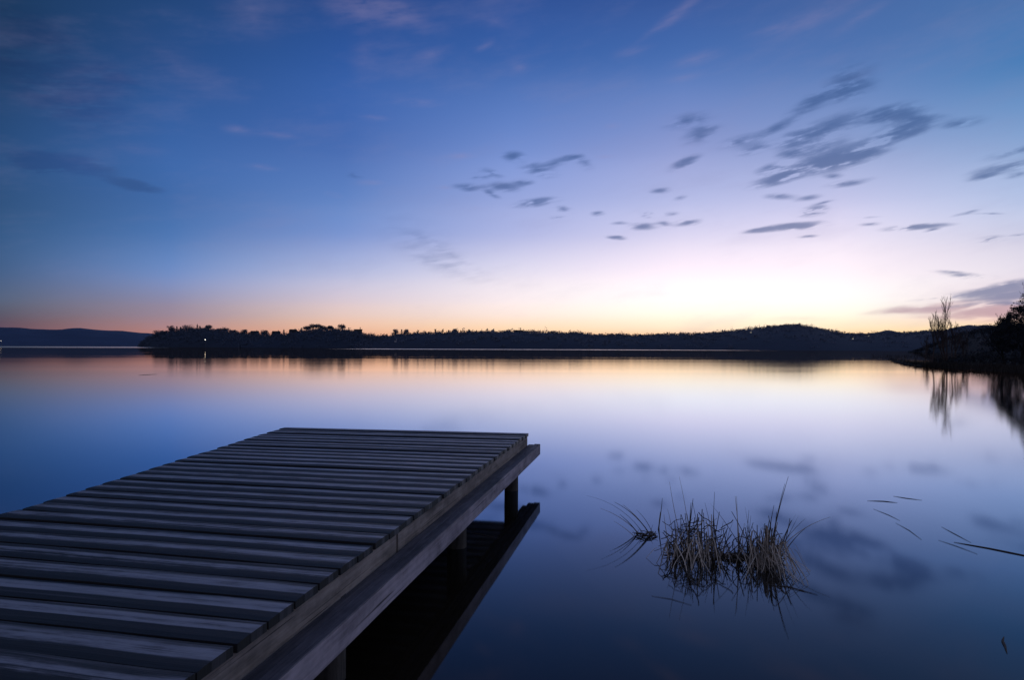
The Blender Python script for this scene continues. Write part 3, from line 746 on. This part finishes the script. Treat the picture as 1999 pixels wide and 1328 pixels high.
# big tree at the right frame edge
for (px, dist, H, w, lab) in ((2062, 60, 6.7, 3.4, 'tall dense tree whose left branches reach into the right edge'), (1995, 66, 5.2, 1.9, 'rounded dark tree under the tall one at the right edge'), (1962, 70, 4.4, 1.2, 'small twiggy tree leaning out left of the right edge trees')):
    b = hdir(px) * dist; b.z = .1; root = empty('winter_tree', b); tag(root, lab, 'tree', 'trees at the right edge')
    tr = MB(); tw = MB(); limb_tree(tr, tw, (0, 0, -.1), H * .72, .75, .14, 4, (-.06, 0), 7, .45, .2, .012)
    for _ in range(int(150 * w)):
        a = U(0, 2*pi); rr = w * sqrt(R()) * .95; zz = H * U(.28, .9); rr *= sin(max(.08, min(1, (H - zz) / (H * .55))) * pi / 2)
        clump(tw, Vector((cos(a) * rr, sin(a) * rr, zz)), U(.12, .42), U(.12, .34), 34, .12)
    tr.build('trunk', M_BARK, root); tw.build('crown', M_LEAFN, root)

# ---------------------------------------------------------------- far houses, lamp and mast
def house(px, info, t, wpx, hpx, label, wall, lit=False, flat=False, rz=0, lift=0):
    p = surf(info, px, t); p.z += lift; dist = sqrt(p.x**2 + p.y**2); m = dist / FPX; w = wpx * m; h = hpx * m; dp = w * .7
    root = empty('house', p, -atan2(p.x, p.y) + rz); tag(root, label, 'house', 'houses on the far shore')
    wb = MB(); wb.box((-w/2, -dp/2, -1.5), (w/2, dp/2, h)); wb.build('wall', wall, root)
    rb = MB(); e = w * .06
    if flat: rb.box((-w/2 - e, -dp/2 - e, h + .003), (w/2 + e, dp/2 + e, h + .35))
    else:
        rh = w * .22; z = h + .003
        rb.add([(-w/2-e, -dp/2-e, z), (w/2+e, -dp/2-e, z), (w/2+e, dp/2+e, z), (-w/2-e, dp/2+e, z), (-w/2+e, 0, z+rh), (w/2-e, 0, z+rh)], [(0,3,2,1), (0,1,5,4), (1,2,5), (2,3,4,5), (3,0,4)])
    r_ = rb.build('roof', M_ROOF, root)
    cb = MB(); cb.box((w*.2, -.3, h + .2), (w*.2 + .5, .3, h + .25 + w*.22 + .4)); cb.build('chimney', wall, r_)
    for i in (-1, 1):
        q = MB(); q.box((i*w*.24 - w*.07, -dp/2 - .06, h*.35), (i*w*.24 + w*.07, -dp/2 - .003, h*.75)); q.build('window', M_LIT if (lit and i == 1) else M_METAL, root)
house(497, infoH, .9, 15, 6, 'dark hip roofed house left of the lone round treetop', M_WALL, lift=-.2)
house(539, infoH, .9, 15, 6, 'dark low house right of the lone round treetop', M_WALL, lift=-.2)
house(572, infoH, .92, 14, 6, 'dark house left of the umbrella pine group', M_WALL, lift=-.2)
house(699, infoH, .9, 15, 8, 'dark flat roofed house at the right end of the headland', M_WALL, flat=True, lift=.2)
house(962, infoC, .8, 5, 5, 'small pale house below the dark spruce', M_WALLP)
house(772, infoC, .25, 4, 3, 'tiny pale house low under the dark trio of trees', M_WALLP)
house(1465, infoC, .42, 3.5, 3, 'tiny house with a lit window on the rising hill', M_WALLP, lit=True)
house(1664, infoC, .3, 4, 2.5, 'tiny pale house with a lit window low on the right shore', M_WALLP, lit=True)
house(1693, infoC, .45, 8, 2.6, 'long pale building on the right shore', M_WALLP, lit=True)
house(1012, infoC, .9, 18, 3, 'long dark roof on the skyline near the thin mast', M_WALL, flat=True)
def lamp(px, py, dist, label, rad):
    base = hdir(px) * dist; base.z = -.05 + .0; d = ray(px, py); ztop = CAM_H + dist * d.z / sqrt(d.x**2 + d.y**2)
    root = empty('street_lamp', base); tag(root, label, 'street lamp', 'lamps on the far shore')
    a = MB(); a.tube([(0, 0, -.2), (0, 0, ztop * .9), (0, -.25, ztop + .25), (0, -.8, ztop + .3)], [.09, .07, .06, .05], 8); a.build('pole', M_METAL, root)
    b = MB(); n = 10; pts = [(0, -.8, ztop + .28), (0, -.8, ztop + .15), (0, -.8, ztop - rad * .4), (0, -.8, ztop - rad)]
    b.tube(pts, [rad * .5, rad, rad, rad * .4], n); b.build('lantern', M_LAMP, root)
    c = MB(); c.tube([(0, -.8, ztop + .285), (0, -.8, ztop + .42)], [rad * 1.1, rad * .3], n); c.build('cap', M_METAL, root)
lamp(401.5, 663.5, 484, 'bright white lamp glowing on the headland shore', .22)
lamp(3, 666, 880, 'small pale lamp on the far shore at the left edge', .13)
mp_ = surf(infoC, 1013.5, .9); dist = sqrt(mp_.x**2 + mp_.y**2); zt_ = CAM_H + dist * (676 - 640) / FPX
root = empty('radio_mast', mp_); tag(root, 'thin mast sticking up from the mid shore skyline', 'mast')
a = MB(); a.tube([(0, 0, -1), (0, 0, zt_ - mp_.z)], [.12, .05], 6); a.build('pole', M_METAL, root)
a = MB(); a.tube([(-.7, 0, (zt_ - mp_.z) * .8), (.7, 0, (zt_ - mp_.z) * .8)], [.05, .05], 5); a.tube([(-.5, 0, (zt_ - mp_.z) * .9), (.5, 0, (zt_ - mp_.z) * .9)], [.04, .04], 5); a.build('aerial', M_METAL, root)

# ---------------------------------------------------------------- near reeds in the water
random.seed(77)
def stalk_pts(base, tip, bow=0.0, n=8, droop=0.0):
    base = Vector(base); tip = Vector(tip); out = []
    side = (tip - base).cross(Vector((0, 1, 0))); side = side.normalized() if side.length > 1e-6 else Vector((1, 0, 0))
    for i in range(n + 1):
        t = i / n; p = base.lerp(tip, t) + side * (bow * 4 * t * (1 - t)); p.z += droop * 4 * t * (1 - t); out.append(p)
    return out
def reed_clump(px, py, label, stalks, leaves=0, mat=0, lrange=(.2, .45), hang=0, mrad=(.2, .12), twigs=0, hz=.12, hside=0, extra=0):
    base = onz(px, py, 0); root = empty('reed_clump', base); tag(root, label, 'reeds', 'reed tussocks in the near water')
    for (bx, by, tx, ty, bow, r_, dy) in stalks:
        b = onz(bx, by, 0.0); t = aty(tx, ty, b.y + dy)
        pts = [q - base for q in stalk_pts(b - Vector((0, 0, .03)), t, bow)]
        s_ = MB(); n = len(pts); s_.tube(pts, [r_ * (1 - .72 * (i / (n - 1)) ** 1.4) for i in range(n)], 6)
        s_.build('stalk', M_REED if R() < .35 else M_DREED, root)
    for _ in range(extra):
        a = U(0, 2*pi); rr = sqrt(R()); b = Vector((cos(a) * mrad[0] * rr, sin(a) * mrad[1] * rr, -.02)); L = U(.10, .36)
        pts = stalk_pts(b, b + Vector((random.gauss(0, .22) * L + b.x * .5, U(-.2, .2) * L, L)), U(-.01, .01)); r_ = U(.003, .0065); n = len(pts)
        s_ = MB(); s_.tube(pts, [r_ * (1 - .5 * i / (n - 1)) for i in range(n)], 6); s_.build('stalk', M_DREED, root)
    if leaves:
        l = MB()
        for _ in range(leaves):
            a = U(0, 2*pi); rr = sqrt(R()); b = Vector((cos(a) * mrad[0] * rr, sin(a) * mrad[1] * rr, -.02)); L = U(*lrange) * U(.6, 1)
            lx = U(-.55, .55) + b.x * 1.2; ly = U(-.4, .4); tip = b + Vector((lx * L, ly * L, L * U(.45, 1)))
            pts = stalk_pts(b, tip, 0, 6, U(0, .04)); l.ribbon(pts, U(.004, .009), Vector((cos(a), sin(a), 0)))
        l.build('leaves', M_DREED, root)
    if hang:                                   # dead leaves bent over and trailing into the water
        l = MB()
        for _ in range(hang):
            a = U(0, 2*pi); rr = sqrt(R()); b = Vector((cos(a) * mrad[0] * rr, sin(a) * mrad[1] * rr, -.01)); top = hz * U(.35, 1.1); wb_ = U(.003, .013)
            top *= U(.5, 1.15); dx = random.gauss(0, .11) + hside * U(0, .25); dy = -U(0, .48); kx = U(-.03, .03); pts = []
            for i in range(9):
                t = i / 8; pts.append(Vector((b.x + dx * t + kx * sin(t * 5), b.y + dy * t ** 1.1, b.z + top * sin(pi * t ** .62) if t < .98 else -.015)))
            l.ribbon(pts, [wb_ * (1 - .6 * i / 8) for i in range(9)], Vector((1, U(-.3, .3), 0)).normalized())
        l.build('dead_leaves', M_REED, root)
    if mat:                                    # root mat and debris at the water line
        m_ = MB()
        for _ in range(mat):
            a = U(0, 2*pi); rr = sqrt(R()); b = Vector((cos(a) * mrad[0] * rr, sin(a) * mrad[1] * rr, U(-.005, .045) * (1.15 - rr)))
            an = U(0, pi); L = U(.03, .12); dv = Vector((cos(an), sin(an) * .8, U(-.35, .35))) * L
            m_.tube([b - dv * .5, b + Vector((U(-.01, .01), U(-.01, .01), U(0, .012))), b + dv * .5], U(.0018, .0045), 4)
        m_.build('root_mat', M_DREED, root)
    if twigs:
        m_ = MB()
        for _ in range(twigs):
            a = U(0, 2*pi); rr = sqrt(R()); b = Vector((cos(a) * mrad[0] * rr * 1.1, sin(a) * mrad[1] * rr, U(.06, .24) * min(1, hz * 4)))
            pts = [b]; d = Vector((U(-1, 1), U(-.6, .6), U(-.5, .5))).normalized()
            for i in range(5): d = (d + Vector((U(-.5, .5), U(-.4, .4), U(-.4, .4)))).normalized(); pts.append(pts[-1] + d * U(.015, .035))
            m_.tube(pts, U(.0018, .0042), 4)
        tag(m_.build('broken_stems', M_DREED, root), kind='stuff')
    return root
reed_clump(1262, 1047, 'sparse tuft of arching dark reeds at the left of the tussocks', [
 (1273, 1045, 1200, 981, -.035, .0045, 0), (1272, 1044, 1216, 986, -.02, .004, .02), (1253, 1042, 1172, 993, -.03, .003, -.02), (1250, 1043, 1210, 1005, -.012, .0045, 0),
 (1245, 1048, 1198, 1018, -.01, .003, .03), (1275, 1040, 1242, 996, -.02, .0028, .05), (1253, 1042, 1190, 1000, -.02, .0025, .05), (1284, 1034, 1293, 973, -.004, .005, 0), (1286, 1032, 1289, 1000, .002, .006, 0),
 (1262, 1045, 1144, 968, -.07, .0018, .05)], leaves=6, mat=30, lrange=(.06, .16), mrad=(.10, .05), twigs=0)
reed_clump(1357, 1086, 'broad tangled tussock of broken reeds in the middle', [
 (1337, 1074, 1307, 941, .01, .0032, 0), (1350, 1074, 1326, 931, -.01, .0028, .03), (1340, 1074, 1353, 974, 0, .0065, -.02), (1345, 1076, 1349, 982, .004, .006, 0), (1375, 1074, 1352, 980, .004, .0035, 0),
 (1391, 1079, 1395, 961, .003, .004, 0), (1397, 1080, 1376, 982, -.006, .003, 0), (1390, 1082, 1389, 1005, 0, .008, 0), (1330, 1074, 1329, 1005, 0, .006, 0), (1308, 1070, 1296, 1005, .004, .004, 0), (1316, 1072, 1303, 994, -.01, .003, 0),
 (1365, 1080, 1372, 1012, .004, .005, 0), (1402, 1082, 1412, 1018, .004, .003, 0), (1406, 1084, 1414, 1030, 0, .003, 0), (1322, 1070, 1352, 1012, .01, .004, 0), (1345, 1072, 1400, 1012, .02, .0045, 0), (1312, 1064, 1340, 1010, .01, .004, 0)],
 leaves=62, mat=80, lrange=(.14, .40), hang=52, extra=24, mrad=(.22, .10), twigs=62, hz=.25, hside=-.5)
reed_clump(1432, 1090, 'low flat reed mat with three upright twin stems', [
 (1444, 1086, 1435, 969, -.006, .0042, 0), (1442, 1084, 1438, 969, 0, .0038, .01), (1458, 1088, 1462, 996, .004, .0032, 0), (1459, 1090, 1466, 1007, .004, .003, 0), (1446, 1088, 1453, 1022, 0, .004, 0), (1468, 1092, 1467, 1050, 0, .004, 0), (1418, 1086, 1431, 1020, .02, .0025, 0)],
 leaves=14, mat=70, lrange=(.06, .18), extra=9, hang=14, mrad=(.12, .07), twigs=12, hz=.14)
reed_clump(1494, 1096, 'upright spiky reed tussock at the right with trailing dead leaves', [
 (1500, 1090, 1539, 931, .012, .0048, 0), (1494, 1090, 1511, 987, .006, .005, 0), (1500, 1092, 1532, 945, .008, .004, .04), (1505, 1088, 1621, 1010, .05, .0035, 0), (1507, 1090, 1572, 1013, .02, .003, .05), (1488, 1092, 1502, 1014, 0, .007, 0),
 (1502, 1092, 1518, 1020, .004, .009, 0), (1497, 1094, 1506, 1010, .002, .009, 0), (1482, 1094, 1497, 1030, 0, .006, 0), (1512, 1090, 1530, 1046, .01, .003, 0), (1478, 1096, 1484, 1048, 0, .004, 0), (1508, 1094, 1516, 1000, 0, .006, .02)],
 leaves=55, mat=50, lrange=(.16, .46), extra=20, hang=72, mrad=(.12, .10), twigs=8, hz=.25)
# single reeds lying on the water
def floating(pts, r_, label):
    P3 = [onz(x, y, .003) for x, y in pts]; root = empty('floating_reed', P3[0]); tag(root, label, 'reed', 'single reeds floating on the water')
    fine = []
    for a, b in zip(P3, P3[1:]):
        for k in range(4): fine.append(a.lerp(b, k / 4) - P3[0])
    fine.append(P3[-1] - P3[0]); n = len(fine)
    s_ = MB(); s_.tube(fine, [max(.001, .55 * r_ * sin(pi * (.08 + .84 * i / (n - 1)))) for i in range(n)], 6); s_.build('stem', M_DREED, root)
floating([(1838, 1029), (1862, 1042), (1896, 1060)], .0045, 'short dark reed floating above the long one at the right edge')
floating([(1862, 1059), (1930, 1071), (1999, 1085), (2040, 1094)], .010, 'long thick dark reed floating in from the right edge')
floating([(1832, 1055), (1868, 1067), (1908, 1082)], .0035, 'thin reed floating beneath the long thick one')
floating([(1693, 978), (1725, 979), (1752, 982)], .006, 'short flat reed floating right of the tussocks, the left of two')
floating([(1744, 969), (1768, 973), (1800, 977)], .005, 'short flat reed floating right of the tussocks, the right of two')
floating([(1705, 994), (1735, 1006), (1757, 1017)], .004, 'faint reed slanting down right of the tussocks')
floating([(1748, 1021), (1775, 1036), (1799, 1054)], .004, 'thin reed continuing the faint slanting one')
floating([(1505, 1142), (1540, 1146), (1596, 1162)], .005, 'reed floating in front of the right tussock')
floating([(1515, 1130), (1545, 1150), (1584, 1158)], .003, 'thin reed crossing the one in front of the right tussock')
floating([(1272, 1164), (1310, 1170), (1350, 1182)], .003, 'pale thin reed floating in front of the broad tussock')
floating([(918, 1040), (950, 1046), (976, 1053)], .004, 'thin pale reed floating in the dark beside the dock post')
floating([(270, 733), (285, 732), (306, 731)], .02, 'faint dark twig far out on the left water')
floating([(1960, 1244), (1957, 1252), (1962, 1262), (1966, 1276)], .012, 'small dark leaf scrap low in the right corner water')

# ---------------------------------------------------------------- render
SC.view_settings.view_transform = 'Standard'; SC.view_settings.look = 'None'; SC.view_settings.exposure = 0
SC.cycles.max_bounces = 6; SC.cycles.diffuse_bounces = 3; SC.cycles.glossy_bounces = 3
SC.cycles.sample_clamp_indirect = 4; SC.cycles.use_denoising = True
